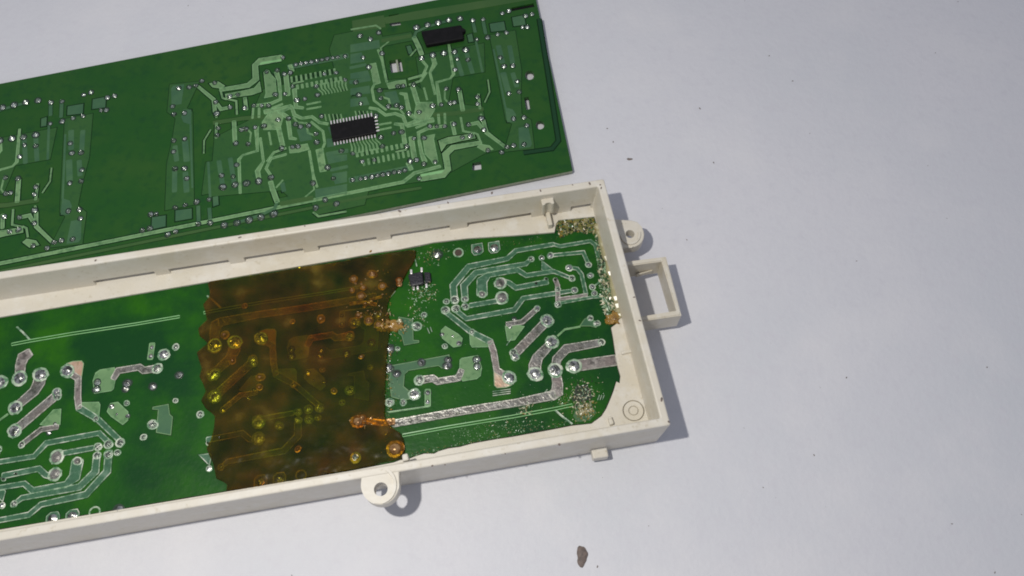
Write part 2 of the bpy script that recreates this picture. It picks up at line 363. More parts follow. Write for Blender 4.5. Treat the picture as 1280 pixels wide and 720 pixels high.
# mounting ears with a hole
def ear(cx, cy, hx, hy, poly, z0, z1, hr, ridge):
    pts = [P(u, v, z1) for u, v in poly]
    o = mesh_bm('mounting_ear', prism_bm(pts, z0, z1, .0004), M['plastic'], case)
    h = P(hx, hy, z1)
    bm = bmesh.new(); bmesh.ops.create_cone(bm, cap_ends=True, segments=32, radius1=hr, radius2=hr, depth=.02, matrix=Matrix.Translation((h.x, h.y, z0)))
    boolean(o, [bm])
    # raised lip around the ear
    bm = bmesh.new(); q = [P(u, v, z1) for u, v in ridge]; prev = None; n = len(q)
    for i, p in enumerate(q):
        d = (q[min(i+1, n-1)]-q[max(i-1, 0)]).normalized(); nn = Vector((-d.y, d.x, 0))
        r = [bm.verts.new((*(p+nn*a).xy, z1+b)) for a, b in ((-.0005, -.0003), (-.0004, .0006), (.0004, .0006), (.0005, -.0003))]
        if prev:
            for k in range(3): bm.faces.new((prev[k], r[k], r[k+1], prev[k+1]))
        else: bm.faces.new(r)
        prev = r
    bm.faces.new(prev[::-1]); bmesh.ops.recalc_face_normals(bm, faces=bm.faces)
    mesh_bm('rim_lip', bm, M['plastic'], o, smooth=False)
    return o
arc = lambda cx, cy, ru, rv, a0, a1, n: [(cx+ru*math.cos(math.radians(a0+(a1-a0)*i/n)), cy+rv*math.sin(math.radians(a0+(a1-a0)*i/n))) for i in range(n+1)]
ear(475, 607, 476, 611.5, [(499, 584)]+arc(475, 606, 24, 25, 0, 180, 18)+[(452, 588)], .0165, .0208, .0019, arc(474, 606.5, 20, 22, -62, 78, 14))
ear(790, 291, 787.5, 292.5, [(764, 273.5), (789, 275), (797, 277)]+arc(790.5, 293, 15, 15.5, -40, 95, 10)+[(776, 311)], .0075, .0115, .00145, arc(788, 293.5, 11, 11.5, -15, 175, 14))
# bracket: thin rectangular loop standing out from the right wall
zb = .0125
O = [P(u, v, zb) for u, v in ((780, 327), (832.5, 320.5), (852, 394), (797, 402))]; I = [P(u, v, zb) for u, v in ((780, 333), (827, 326.5), (845.5, 388), (797, 396))]
bm = bmesh.new(); rr = [[bm.verts.new((p.x, p.y, z)) for p in q] for q, z in ((O, .0035), (O, zb), (I, zb), (I, .0035))]
for a, b in zip(rr, rr[1:]+rr[:1]):
    for i in range(4): bm.faces.new((a[i], a[(i+1) % 4], b[(i+1) % 4], b[i]))
bmesh.ops.recalc_face_normals(bm, faces=bm.faces)
bmesh.ops.bevel(bm, geom=[e for e in bm.edges if all(v.co.z > zb-1e-6 for v in e.verts)], offset=.0003, segments=2, affect='EDGES')
br = mesh_bm('bracket', bm, M['plastic'], case)
box_px('ridge', br, [(795, 343.5), (815, 338), (815.5, 339.5), (795.5, 345)], .006, .005, .0068, .0002)
# torn lip of potting along the lower board edge
lip = [(u, v) for u, v in BB[1:17]]
# second mounting ear out of frame is left out

bm = bmesh.new(); rd = random.Random(11)
for u, v in ((615, 241), (675.5, 239), (716.5, 231.5), (738, 228.5), (751, 232), (752, 236), (560, 253), (500, 263), (793, 372), (800, 400), (828, 500), (836, 528), (700, 556), (632, 568), (556, 581), (540, 583), (380, 282), (300, 296), (120, 326)):
    c = P(u+rd.uniform(-1, 1), v+rd.uniform(-1, 1), H); q = rd.uniform(.00018, .0004)
    bmesh.ops.create_icosphere(bm, subdivisions=1, radius=q, matrix=Matrix.Translation((c.x, c.y, H)) @ Matrix.Rotation(rd.uniform(0, 3), 4, 'Z') @ Matrix.Diagonal((rd.uniform(1, 2.2), 1, .3, 1)))
gr = mesh_bm('grime', bm, M['brown'], case); gr['kind'] = 'stuff'
# ================================================================== POTTED BOARD
pb = thing('potted_circuit_board', P(600, 430, ZB), 'scraped green circuit board with grey tinned tracks and amber potting, set inside the cream case', 'circuit board')
def jagged(poly, a, step=7):
    out = []
    for (u, v), (x, y) in zip(poly, poly[1:]+poly[:1]):
        n = max(1, int(math.hypot(x-u, y-v)/step))
        for k in range(n):
            t = k/n; j = a if k else a*.3; out.append((u+(x-u)*t+random.uniform(-j, j), v+(y-v)*t+random.uniform(-j, j)))
    return out
bmb = prism_bm([P(u, v, ZB) for u, v in jagged(BOARD, .5, 12)], .0060, ZB)
for f in bmb.faces: f.material_index = 0 if abs(f.normal.z) > .5 else 1
mesh_bm('substrate', bmb, [M['mask_b'], M['edge_fr']], pb)
GRN = [M['tr_green'], M['tr_edge']]; TIN = [M['tr_tin'], M['tr_tin_edge']]; PNK = [M['tr_pink'], M['tr_tin_edge']]; ARE = [M['cu_mask'], M['cu_mask_edge']]
LGT = [M['tr_edge'], M['tr_edge']]
def T(pts, w, m=GRN, e=.27): return ribbon('copper_track', pb, pts, w, ZB, m, e, jag=.06)
def A_(pts, m=ARE): return area('copper_area', pb, pts, ZB, m)
T([(568.3, 378), (566.5, 357), (586, 333.5), (634, 323.5), (645, 313.5), (692, 305.5)], [8.5, 8.5, 8.5, 7, 6.5, 6])
T([(692, 305.5), (700, 308), (738, 301.5), (744, 306), (748, 322), (751, 338)], 5.2)
T([(581.5, 375), (580, 357), (595, 341), (657, 330), (664, 324)], [8.5, 8.5, 8, 6.5, 5])
T([(602.5, 367), (602.5, 351), (611, 343.5), (647, 337.5), (658, 344.5), (690, 339.5), (693, 339.5), (714, 348)], [13, 13, 8, 7, 6.5, 6.5, 6, 5])
A_([(677, 326), (680, 327.5), (692, 337), (679, 338.5), (676.5, 337)], [M['tr_green'], M['tr_edge']])
T([(630, 352), (636, 353.5), (645, 360), (684, 352.5)], 7.5)
T([(627, 373), (620, 376.5), (588, 382)], 7)
T([(570, 388), (583, 398.5), (643, 387.5), (654, 373), (693, 367), (717, 363.3)], [6.5, 6.5, 7, 6.5, 6, 5])
T([(557, 390), (588, 414.5), (613, 427.5)], [6.5, 7, 8])
T([(613, 427.5), (617, 440), (621, 463), (632, 469)], 8, PNK)
A_([(586.5, 417), (592, 419), (611, 430), (613, 434), (590, 434.5), (587.5, 431)])
A_([(616.5, 462), (628, 465.5), (640, 473), (640, 482), (632, 485), (621, 485.5), (617.5, 482)], [M['copper'], M['cu_mask_edge']])
A_([(551, 413), (556.7, 407.5), (573, 417.5), (578.5, 423), (576, 433), (566.7, 434.5), (552.5, 423)])
T([(634, 405.5), (653, 402.5), (671.5, 386)], [6, 6.5, 6.5], TIN)
A_([(631, 407.5), (650, 406.5), (656, 408), (643.5, 425.5), (634, 426.5)])
T([(642, 444), (683, 402)], 11, TIN)
T([(690, 428), (672, 447), (668.5, 457), (669, 468)], [10, 12, 14, 14], TIN)
T([(697, 420), (706, 412), (725, 408.5)], 2.5, ARE)
A_([(724, 408), (730, 399), (735, 396), (749, 405), (745, 410), (738, 408)], [M['cu_dark'], M['cu_mask']])
T([(694, 462), (696, 449), (708, 436), (748, 428.8)], [11, 11, 10.5, 9.5], TIN)
T([(694.5, 465), (697, 480), (696.5, 490), (690, 495)], [11, 13, 13, 11], PNK)
T([(692, 494), (646, 503.5), (580, 513.5), (492, 529.5)], [11, 9.5, 9.5, 9], TIN)
T([(717, 457.8), (768.5, 450.5)], 15, PNK, .2)
T([(504, 544.3), (560, 534), (640, 521), (694, 511), (715, 506.5)], 4.2, [M['mask_b'], M['cu_bright']], .34)
T([(694, 513), (705, 522.5), (715, 530)], 2.2, LGT)
A_([(488, 457), (526, 450), (558, 444), (561.7, 443), (561.7, 460), (552, 460.5), (548, 457.5), (511, 463.5), (506, 468), (504.7, 483), (512, 489), (521, 498), (504, 500.5), (489, 496.5), (486.5, 478)], [M['cu_dark'], M['cu_mask']])
T([(524, 475.5), (541, 473), (547, 477), (573, 472.5), (577, 463)], [10, 9, 8, 8, 7], TIN)
A_([(574.5, 450), (577, 447.5), (597.5, 444), (602.5, 460), (601, 470), (596, 474), (578, 477), (574, 468)])
A_([(498, 396), (516, 399), (517, 425), (524, 425.5), (524, 428.5), (505, 432), (502, 420), (498, 417)], [M['cu_dark'], M['cu_mask']])
T([(534.7, 488), (534.7, 507)], 7.5, ARE)
T([(537, 508), (486, 515.5)], 2, ARE)
T([(688, 319.5), (729, 315.5), (735, 329)], 5.5)
T([(711.5, 334.5), (721.5, 336), (727, 343), (732.5, 368)], 5.5)
T([(694, 349), (697, 357), (697.5, 379)], 6, PNK)
T([(697, 379.5), (740, 371.5), (753, 371), (758, 379), (761, 388)], 4)
T([(699, 374), (733, 369)], 5, PNK)
T([(741, 359), (750, 352), (753, 345)], 2.2, LGT)
# two U pads with big holes, ringed hole
for u, v in ((596.5, 311.5), (617.5, 309)):
    A_([(u-7.5, v-5.5), (u+6.5, v-8), (u+8, v+3), (u+4, v+7), (u-4, v+8), (u-7, v+4)], [M['tr_green'], M['tr_edge']])
    joint(pb, u+.5, v+.5, 5.2, ZB, 'dome', .45)
for u, v, r in ((573, 316, 6.5),):
    c = P(u, v, ZB)
    mesh_bm('hole_ring', ring_bm(c, r*PX*.72, r*PX, ZB, ZB+.00012, 28), M['tr_edge'], pb)
    bm = bmesh.new(); bmesh.ops.create_cone(bm, cap_ends=True, segments=28, radius1=r*PX*.7, radius2=r*PX*.7, depth=.0001, matrix=Matrix.Translation((c.x, c.y, ZB+.00006)))
    mesh_bm('hole', bm, M['hole'], pb)
for key, l in {
    'dull': [(568.3, 375, 5), (581, 374, 5), (556.7, 388, 5.5), (570, 386, 5.2), (581.7, 383.5, 5), (558, 377, 4), (715, 348, 4.5), (738, 398, 4), (746, 404.5, 4.2), (752, 428, 4.2),
             (521, 408, 6), (530, 394, 4), (590, 415, 3.5), (664, 324, 4), (697.5, 380.5, 4), (697.5, 362, 3.2), (642, 441, 5), (524, 475.5, 6), (487, 503, 5.5), (504, 503, 4.2), (556, 433, 3.5), (497, 436, 3.2)],
    'mud': [(625.5, 354, 7.5), (627.5, 372.5, 8), (602.5, 368, 5)],
    'pad': [(636.7, 472, 8.2), (684, 401, 7.8), (690, 427.5, 7.6), (669, 468, 8.8), (694, 463, 8.6), (717.5, 458, 8.6), (518, 493, 6.5), (671.5, 385.5, 4), (711.7, 335, 4.6), (718, 363, 4.6), (735.5, 331, 4),
            (738, 344.5, 4), (740.5, 359, 4), (743, 367, 3.8), (688, 319.5, 4), (677, 322.5, 3.8), (644, 446, 5.5)],
    'dome': [(487, 436, 4.5), (527, 453, 4), (486, 460, 4.5), (496, 467, 3.6), (534.7, 491, 3.4), (534.7, 502.5, 3), (560, 450, 3.6), (559, 457, 4), (546.7, 318, 4.5), (553, 418, 2.6), (573.5, 429, 3), (566, 420, 1.6), (643, 399, 2.4), (638, 409, 2.2)],
    'pin': [(670, 354.5, 2.2), (682.5, 349, 2.2), (694, 350, 2.6)]}.items():
    for u, v, r in l: joint(pb, u, v, r, ZB, key, .55 if key not in ('pin',) else 1.1)
for u, v in ((596, 449.5), (596.5, 458)):
    joint(pb, u, v, 3.6, ZB, 'green', .6)
# small black component
ch = mesh_bm('chip', prism_bm([P(u, v, ZB+.0012) for u, v in ((510, 343.5), (528, 339.5), (530, 355), (513.5, 358.5))], ZB, ZB+.0017, .0004), M['chip'], pb)
box_px('chip_end', ch, [(530, 340), (538, 340.5), (539, 352), (531.5, 354.5)], ZB+.001, ZB, ZB+.0012, .0003, 'chip')
for u, v in ((517, 360), (522, 359), (533, 357), (514, 340), (527, 337.5)):
    mesh_bm('lead', prism_bm([P(u-1.3, v-2.5, ZB), P(u+1.3, v-2.5, ZB), P(u+1.6, v+3, ZB), P(u-1, v+3, ZB)], ZB, ZB+.0005, .0001), M['lead'], ch)
# scratches: thin raised slivers of scraped mask
def scr(u0, v0, u1, v1, w=1.2): ribbon('scratch', pb, [(u0, v0), (u1, v1)], w, ZB, LGT)
scr(518, 319.5, 521, 333, 1.4); scr(633, 432, 641, 421, 1.1); scr(534, 410, 537, 417, .9); scr(538, 409, 540, 415, .9)
for u in (747, 750, 753): scr(u, 500, u+2.2, 494, 1)
for k in range(3): scr(616, 489.5+k*2.6, 638, 486.5+k*2.6, .9)
scr(680, 492, 684, 487, 1.1); scr(487, 372, 494, 363.5, 2.0)
ALLC = ['crumb0', 'crumb1', 'crumb2', 'crumb3', 'crumb5', 'crumb6']
crumbs('residue', pb, 360, poly_fn([(695, 281), (700, 276), (742, 272), (747, 290), (744, 294), (718, 290), (700, 297)]), (1.2, 3.4), ['crumb0', 'crumb1', 'crumb2', 'crumb2', 'crumb4', 'crumb5'], ZB)
crumbs('residue', pb, 420, poly_fn([(744, 290), (751, 300), (759, 330), (765, 358), (770, 396), (757, 396), (751, 372), (748, 345), (746, 320)]), (1.2, 3.6), ['crumb0', 'crumb3', 'crumb2', 'crumb2', 'crumb5', 'crumb6', 'crumb5'], ZB)
crumbs('residue', pb, 240, blob_fn(729, 494, 17, 22), (.8, 2.2), ['crumb2', 'crumb2', 'crumb0', 'crumb5', 'crumb6', 'crumb3'], ZB)
crumbs('residue', pb, 230, blob_fn(732, 513, 13, 10), (1.0, 2.4), ['crumb4', 'crumb0', 'crumb3', 'crumb1', 'crumb2'], ZB)
crumbs('residue', pb, 90, blob_fn(703, 501, 18, 10), (.6, 1.6), ['crumb5', 'crumb1', 'crumb6', 'crumb0'], ZB)
crumbs('residue', pb, 70, blob_fn(656, 510, 9, 13), (.7, 1.9), ['crumb0', 'crumb6', 'crumb4', 'crumb3'], ZB)
crumbs('residue', pb, 150, blob_fn(650, 533, 55, 10), (.5, 1.4), ['crumb6', 'crumb5', 'crumb0'], ZB)
crumbs('residue', pb, 120, blob_fn(590, 543, 40, 9), (.4, 1.2), ['crumb6', 'crumb5', 'crumb6'], ZB)
crumbs('residue', pb, 130, blob_fn(527, 366, 18, 15), (.8, 2.2), ['crumb0', 'crumb6', 'crumb5', 'crumb1', 'crumb6'], ZB)
crumbs('residue', pb, 110, blob_fn(540, 320, 22, 12), (.6, 1.9), ['crumb0', 'crumb1', 'crumb5', 'crumb6', 'crumb2'], ZB)
crumbs('residue', pb, 60, blob_fn(522, 395, 15, 16), (.7, 2.0), ['crumb6', 'crumb0', 'crumb5'], ZB)
crumbs('residue', pb, 110, poly_fn([(481, 430), (490, 428), (489, 470), (488, 520), (480, 520)]), (.7, 1.8), ['crumb2', 'crumb1', 'crumb6', 'crumb2'], ZB)
crumbs('residue', pb, 140, poly_fn([(500, 318), (700, 292), (702, 298), (505, 324)]), (.5, 1.3), ['crumb2', 'crumb5', 'crumb1'], ZB)
crumbs('residue', pb, 160, poly_fn([(505, 576), (640, 542), (738, 526), (738, 522), (640, 538), (505, 568)]), (.6, 1.6), ['crumb2', 'crumb1', 'crumb5', 'crumb6'], ZB)
crumbs('residue', pb, 130, lambda: (random.uniform(560, 755), random.uniform(310, 530)), (.3, .8), ['crumb5', 'crumb6'], ZB)
for poly, key in (([(695, 281), (700, 276), (742, 272), (747, 290), (738, 291), (718, 289), (700, 296)], 'crumb1'), ([(744, 292), (751, 302), (759, 332), (766, 362), (770, 394), (760, 394), (754, 372), (750, 345), (747, 320)], 'crumb5'),
                  ([(716, 520), (724, 503), (740, 505), (745, 515), (737, 526), (722, 527)], 'crumb5'), ([(715, 500), (720, 482), (735, 480), (741, 497), (730, 505)], 'crumb2')):
    area('residue_bed', pb, jagged(poly, 1.3, 4), ZB, [M[key], M[key]],   .00003, 0, 0)
crumbs('residue', pb, 40, blob_fn(524, 352, 13, 9), (.8, 2.4), ['crumb2', 'crumb1', 'crumb0', 'crumb6'], ZB+.0009)
crumbs('residue', pb, 130, lambda: (random.gauss(492, 6), random.uniform(398, 508)), (.6, 1.8), ['crumb2', 'crumb2', 'crumb1', 'crumb6'], ZB)
crumbs('residue', pb, 70, lambda: (random.gauss(484, 2.5), random.uniform(330, 570)), (.8, 2.2), ['gold', 'crumb4', 'crumb0', 'crumb2'], ZB+.0004)
# amber lumps
def lump(u, v, su, sv, h, key, name='amber_lump', z=None, seed=0):
    bm = bmesh.new(); bmesh.ops.create_icosphere(bm, subdivisions=3, radius=1); rn = random.Random(seed); z = ZB if z is None else z; c = P(u, v, z)
    ph = [rn.uniform(0, 6) for _ in range(6)]
    for w in bm.verts:
        x, y, q = w.co; k = 1+.22*math.sin(4*x+ph[0])*math.sin(5*y+ph[1])+.16*math.sin(9*x+ph[2]+4*q)+.12*math.sin(11*y+ph[3])
        w.co = Vector((c.x+x*su*PX*k, c.y+y*sv*PX*k, z+max(-.0002, q*h*k)))
    return mesh_bm(name, bm, M[key], pb, smooth=True)
lump(768, 399, 9, 8, .0016, 'gold', seed=3); lump(762, 402, 6, 4, .0013, 'gold', seed=9)
lump(492, 407, 12, 7, .0016, 'gold', seed=5); lump(478, 408, 6, 8, .0013, 'gold', seed=6); lump(500, 403, 4, 4, .0018, 'crumb0', seed=8, name='residue_lump')
crumbs('residue', pb, 60, blob_fn(498, 408, 12, 8), (.8, 2.0), ['crumb0', 'crumb3', 'crumb4'], ZB+.0005)
# frayed cream bead between board and right wall
bead = [(746, 280), (751, 296), (757, 316), (763, 340), (768, 362), (773, 385), (776, 398)]
bm = bmesh.new(); prev = None
pts = [P(*p, ZF) for p in bead]
for i in range(len(pts)*5-4):
    k, t = divmod(i, 5); a = pts[k]; b = pts[min(k+1, len(pts)-1)]; c = a.lerp(b, t/5); d = (pts[min(k+1, len(pts)-1)]-pts[max(k-1, 0)]).normalized(); nn = Vector((-d.y, d.x, 0)); s = random.uniform(.6, 1.3)*.0011
    r = [bm.verts.new((c.x+nn.x*math.cos(x)*s, c.y+nn.y*math.cos(x)*s, ZF-.0003+math.sin(x)*s*.8)) for x in (0, .7, 1.5, 2.3, 3.14)]
    if prev:
        for j in range(4): bm.faces.new((prev[j], r[j], r[j+1], prev[j+1]))
    prev = r
bmesh.ops.recalc_face_normals(bm, faces=bm.faces)
mesh_bm('potting_bead', bm, M['crumb0'], pb)

# amber potting over the left of the board
AMB = [(262, 354), (300, 347), (438, 324.5), (470, 319), (500, 314.5), (520, 312), (519, 322), (510, 338), (503, 350), (494, 362), (484, 376), (482, 392), (490, 402), (486, 416), (484, 430), (482.5, 452), (482, 470), (480, 490), (481, 507), (478, 520), (484, 531), (500, 541), (505, 550), (506, 562), (505, 572), (470, 580), (438, 586.5), (330, 606), (282, 613), (270, 590), (262, 560), (266, 530), (258, 500), (250, 470), (254, 440), (248, 410), (256, 380)]
za = ZB+.0011
random.seed(4); JA = [(u+(random.uniform(-7, 7)+5*math.sin(v*.21) if u < 300 else 0), v) for u, v in jagged(AMB, 1.2, 8)]
bm = prism_bm([P(u, v, za) for u, v in JA], ZB+.00025, za, .0004, 2)
pot = mesh_bm('amber_potting', bm, M['amber'], pb)
random.seed(21)
spots = [(442, 349, 3.5), (465.5, 343, 3.6), (454.5, 359.5, 2.6), (478, 358, 3.2), (451.5, 370, 3.6), (440, 363, 2.6), (499, 350.5, 2.6), (499, 355, 2.2), (448, 394, 2.4), (461, 401, 4), (473, 406, 3.6), (452, 446, 2),
         (447, 527, 5), (453, 523, 3), (494, 561, 6.5), (444.5, 572.5, 5.5)]
for u, v, r in spots: joint(pb, u, v, r*1.15, ZB+.0008, 'orange' if u != 444.5 else 'dull', .9 if r < 4.5 else .5)
crumbs('residue', pb, 46, blob_fn(462, 372, 28, 40), (1.2, 3.0), ['orange', 'orange', 'gold'], ZB+.0009)
crumbs('residue', pb, 26, blob_fn(478, 398, 14, 16), (1.2, 3.0), ['orange', 'crumb0', 'gold'], ZB+.0009)
crumbs('residue', pb, 22, blob_fn(462, 528, 22, 10), (1.0, 2.6), ['orange', 'gold'], ZB+.0009)
for u, v, w in ((458, 374, 30), (470, 371, 26)): pass
ribbon('copper_track', pb, [(455, 384), (464, 374.5), (477, 371)], 4, ZB+.0003, [M['orange'], M['orange']])
ribbon('copper_track', pb, [(455, 526), (478, 529), (492, 527)], 8, ZB+.0002, [M['orange'], M['orange']])
ribbon('copper_track', pb, [(438, 380), (452, 378), (470, 381)], 5, ZB+.0004, [M['orange'], M['orange']])

# ------- the boards run on past the cut-off of the picture with routing of the same kind
def to_px(w):
    d = w-CAMP; k = d.dot(_F); return 640+FOC*d.x/k, 360-FOC*d.dot(_U)/k
def half_turn(c): return Matrix.Translation(c) @ Matrix.Rotation(math.pi, 4, 'Z') @ Matrix.Translation(-c)
def repeat_routing(parent, turn, lo, hi, big=.045):
    """copies of tracks, copper areas and joints, turned round a point of the board, where they come to lie between columns lo and hi"""
    for o in list(parent.children):
        if o.name.split('.')[0] not in ('copper_track', 'copper_area', 'solder_joint', 'hole_ring', 'copper_pour') or o.data.materials[0] == M['orange']: continue
        bb = [o.matrix_basis @ Vector(b) for b in o.bound_box]
        if max((a-b).length for a in bb for b in bb) > (.07 if o.name.startswith('copper_pour') else big): continue
        q = [to_px(turn @ b)[0] for b in bb]
        pour = 40 if o.name.startswith('copper_pour') else 0
        if min(q) < lo-pour or max(q) > hi+pour: continue
        c = o.copy(); COL.objects.link(c); c.parent = parent; c.matrix_parent_inverse = Matrix.Translation(-parent.location)
        c.matrix_basis = turn @ o.matrix_basis
bpy.context.view_layer.update()
repeat_routing(pb, half_turn(P(360, 468, ZB)), -40, 236, .06)
repeat_routing(pb, half_turn(P(480, 447.5, ZB)), 244, 482, .06)
for k in range(9):
    u = random.uniform(270, 430); v0 = 323-(u-438)*.172; joint(pb, u, v0+random.uniform(.12, .9)*264, random.uniform(2.4, 4.2), ZB+.0004, 'orange', .9)

# ================================================================== LOOSE BOARD
ZL = .0027
lb = thing('loose_circuit_board', P(600, 130, ZL), 'clean green circuit board with black chips lying loose on the table behind the case', 'circuit board')
LTOP = lambda u: 20-(u-438)*.1925; LBOT = lambda u: 270-(u-438)*.204
LB = [(-30, LTOP(-30)), (674.6+6.5, LTOP(681)), (716, 213.3), (-30, LBOT(-30))]
LB[1] = (665.3, LTOP(665.3)+.3)
bml = prism_bm([P(u, v, ZL) for u, v in LB], ZL-.0016, ZL, .00015, 1)
for f in bml.faces: f.material_index = 0 if f.normal.z > .5 else 1
sub = mesh_bm('substrate', bml, [M['mask_a'], M['edge_fr']], lb)
hol = [[(486, 19), (498, 17), (501, 31), (487.5, 32.5)], [(486.5, 76), (501, 73.5), (503.5, 89), (489, 91)], [(590.5, 203.5), (601, 202), (601.7, 211.5), (590.3, 213)], [(655, 122), (660.5, 121), (663, 136), (658, 137.5)],
       arc(662, 94, 5.6, 5.8, 0, 340, 17), arc(675, 156.3, 5.4, 5.4, 0, 340, 17),
       [(639, 9.5), (667, 4), (668, 8.5), (640, 14)]]
boolean(sub, [prism_bm([P(u, v, ZL) for u, v in h], ZL-.003, ZL+.001) for h in hol])
mesh_bm('hole_web', prism_bm([P(u, v, ZL) for u, v in ((494.5, 74), (496.7, 73.7), (499.3, 90), (497, 90.3))], ZL-.0016, ZL-.0001), [M['edge_fr']], lb)
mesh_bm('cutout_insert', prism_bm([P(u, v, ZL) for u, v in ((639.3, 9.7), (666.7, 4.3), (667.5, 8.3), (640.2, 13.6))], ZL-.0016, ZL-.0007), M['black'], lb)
# what it stands on: parts soldered to its hidden face, seen only as a dark rim from the side
for (u, v) in ((470, 60), (640, 60), (660, 180), (480, 210), (300, 120), (150, 180), (320, 250)):
    mesh_bm('component_body', prism_bm([P(u-14, v-8, .002), P(u+14, v-8, .002), P(u+14, v+8, .002), P(u-14, v+8, .002)], .00005, ZL-.0016, .0003, 1), M['black'], lb)
CM = [M['cu_mask'], M['cu_mask_edge']]; CD = [M['cu_dark'], M['cu_dark']]; CO = [M['cu_olive'], M['cu_olive']]; CB = [M['cu_bright'], M['cu_mask_edge']]
def K(pts, w, m=CM, e=.2):
    w = [x*.88 for x in w] if isinstance(w, list) else w*.88
    return ribbon('copper_track', lb, pts, w, ZL, m, e, t=.00007, gap=.00042 if m not in (CD, CO) else .00018)
def Q(pts, m=CM): return area('copper_area', lb, pts, ZL, m, .00007, .0002, .00040)
def BQ(pts, m): area('copper_border', lb, pts, ZL, m, .00004, 0, 0)
# border copper and dim regions
K([(674, 24), (683, 80), (694, 150), (698, 176), (690, 186), (655, 191)], 6, [M['mask_dim'], M['mask_dim']])
pass
pass
BQ([(480, 22), (520, 14), (660, -8), (662, 0), (524, 24), (482, 30)], CO)
BQ([(440, 26), (480, 19), (482, 34), (441, 40)], CO)
POUR = [M['pour'], M['pour']]
for pl in ([(438, 122), (462, 112), (500, 112), (520, 106), (548, 128), (603, 133), (608, 160), (632, 186), (606, 192), (562, 216), (526, 227), (500, 231), (438, 244), (372, 256), (352, 238), (262, 246), (268, 172), (312, 150), (328, 112), (392, 97), (440, 88), (446, 110)],
           [(412, 62), (418, 44), (474, 33), (478, 46), (514, 40), (519, 50), (478, 58), (484, 100), (508, 98), (509, 110), (462, 111), (424, 112)],
           [(520, 72), (540, 66), (605, 54), (606, 90), (566, 97), (560, 130), (543, 126), (526, 110)], [(612, 44), (644, 38), (652, 88), (651, 118), (652, 142), (664, 150), (668, 186), (630, 190), (640, 155), (632, 150)]):
    area('copper_pour', lb, pl, ZL, POUR, .00002, 0, .0002)
K([(478, 51), (513, 45)], 8, CO); K([(517.7, 47), (524, 60), (527, 68)], 8)
K([(517.7, 47), (520, 40), (536, 33), (560, 26)], 5, CD)
K([(528, 76), (533.6, 83), (529, 94), (511, 99)], 4.5); K([(512, 106), (526, 101), (533, 91)], 4)
K([(541, 71), (543.5, 80), (537.5, 91), (541, 106), (544, 118)], [7, 7.5, 4, 4, 4])
K([(561, 56), (567, 93), (563, 98), (546, 103), (550, 131)], [4, 5, 3, 4, 7])
K([(569, 66), (577.5, 94)], 7.5, CD); K([(582, 63), (590.5, 91)], 7.5, CD); K([(594.6, 50), (603, 90)], 4, CD)
K([(591, 27), (594, 40)], 6, CD); K([(604, 27), (607, 42)], 6, CD); K([(617, 62), (625, 100), (632, 135)], 3.2, CD)
K([(623, 58), (628, 78)], 9, CD); K([(637, 58), (641, 80)], 8, CD); K([(629, 92), (635, 114)], 10, CD); K([(641, 92), (646, 108)], 8, CD)
Q([(631, 134), (641, 137), (645, 143), (644, 153), (634, 153)], CD); Q([(648, 160), (660, 158), (665, 180), (663, 184), (649, 186)], CD)
K([(516, 109), (522.5, 130)], 8); Q([(520.5, 128), (541, 127.5), (544, 137), (537, 149), (521, 157), (517.5, 143)], CM)
K([(574, 112), (578.5, 138)], 7); K([(543, 143.5), (567, 142), (603, 136.5)], 8, CO)
K([(576, 147), (579, 164), (593, 167)], 3.2); K([(565, 153), (568.5, 168)], 6)
Q([(528, 171), (544, 167.5), (542.5, 174), (548, 202), (545, 206), (541, 205), (538, 200), (531, 193)], CM)
K([(524, 176), (523, 166), (535, 160.5), (557, 157.5)], [4, 5, 6, 5]); K([(524, 176), (527, 192), (531, 202)], [5, 6, 8])
Q([(548, 176), (560, 171.7), (592.5, 167), (594.5, 173), (574, 177), (558, 181), (551.7, 190)], CM)
K([(601, 178.5), (566, 184.5), (557, 193), (560, 212), (554, 219), (527, 223.5)], [7, 9, 10, 9, 9, 9], [M['cu_mask'], M['cu_mask_edge']])
K([(527, 220), (555, 214.5)], 7, CB)
K([(550, 208), (518, 216.5), (504, 227.5), (438, 241), (-28, 335)], 6, CM); K([(526, 235), (479, 242.5), (438, 250), (-28, 345)], 5, CO)
K([(514, 172), (518.5, 200)], 8.5); Q([(600, 180), (612, 182), (617, 187), (606, 190), (596, 184)], CM)
K([(586, 156), (597, 153.5), (604, 162)], [6, 6, 5]); K([(601, 143), (604, 150), (608, 166), (632, 184)], [3, 6, 6, 5])
K([(592, 166), (597, 168), (601, 178)], 3)
K([(438, 85), (457, 81)], 6, CD); Q([(462, 80), (470, 78.5), (476, 104), (467, 107)], CM); K([(438, 103), (462, 99)], 8, CD)
K([(472.7, 62.5), (477.5, 75), (483.5, 103)], 4); Q([(483, 104.5), (496, 101), (507, 100), (508.5, 108), (486, 111.5)], CM)
K([(500, 116.7), (507, 118), (512, 143), (522, 150)], [4, 6, 7, 6]); K([(467, 107), (465, 112), (467.7, 126), (482.7, 137.5)], 4)
K([(477, 121), (486, 124), (488, 132)], 3); K([(462, 135), (472, 136.7), (482, 144), (494, 142), (504, 146), (508, 156), (524, 150)], [5, 5, 5, 5, 6, 5, 7])
K([(471, 156.5), (489, 153.5)], 3.2); K([(472, 163), (489, 159.5)], 3.2); K([(493.5, 155), (502.5, 156), (506, 179)], [5, 6, 7]); K([(509, 158), (526, 153.5), (541, 150)], [5, 6, 9])
for x in range(438, 462, 5): K([(x+6, 139), (x+8, 147)], 1.8)
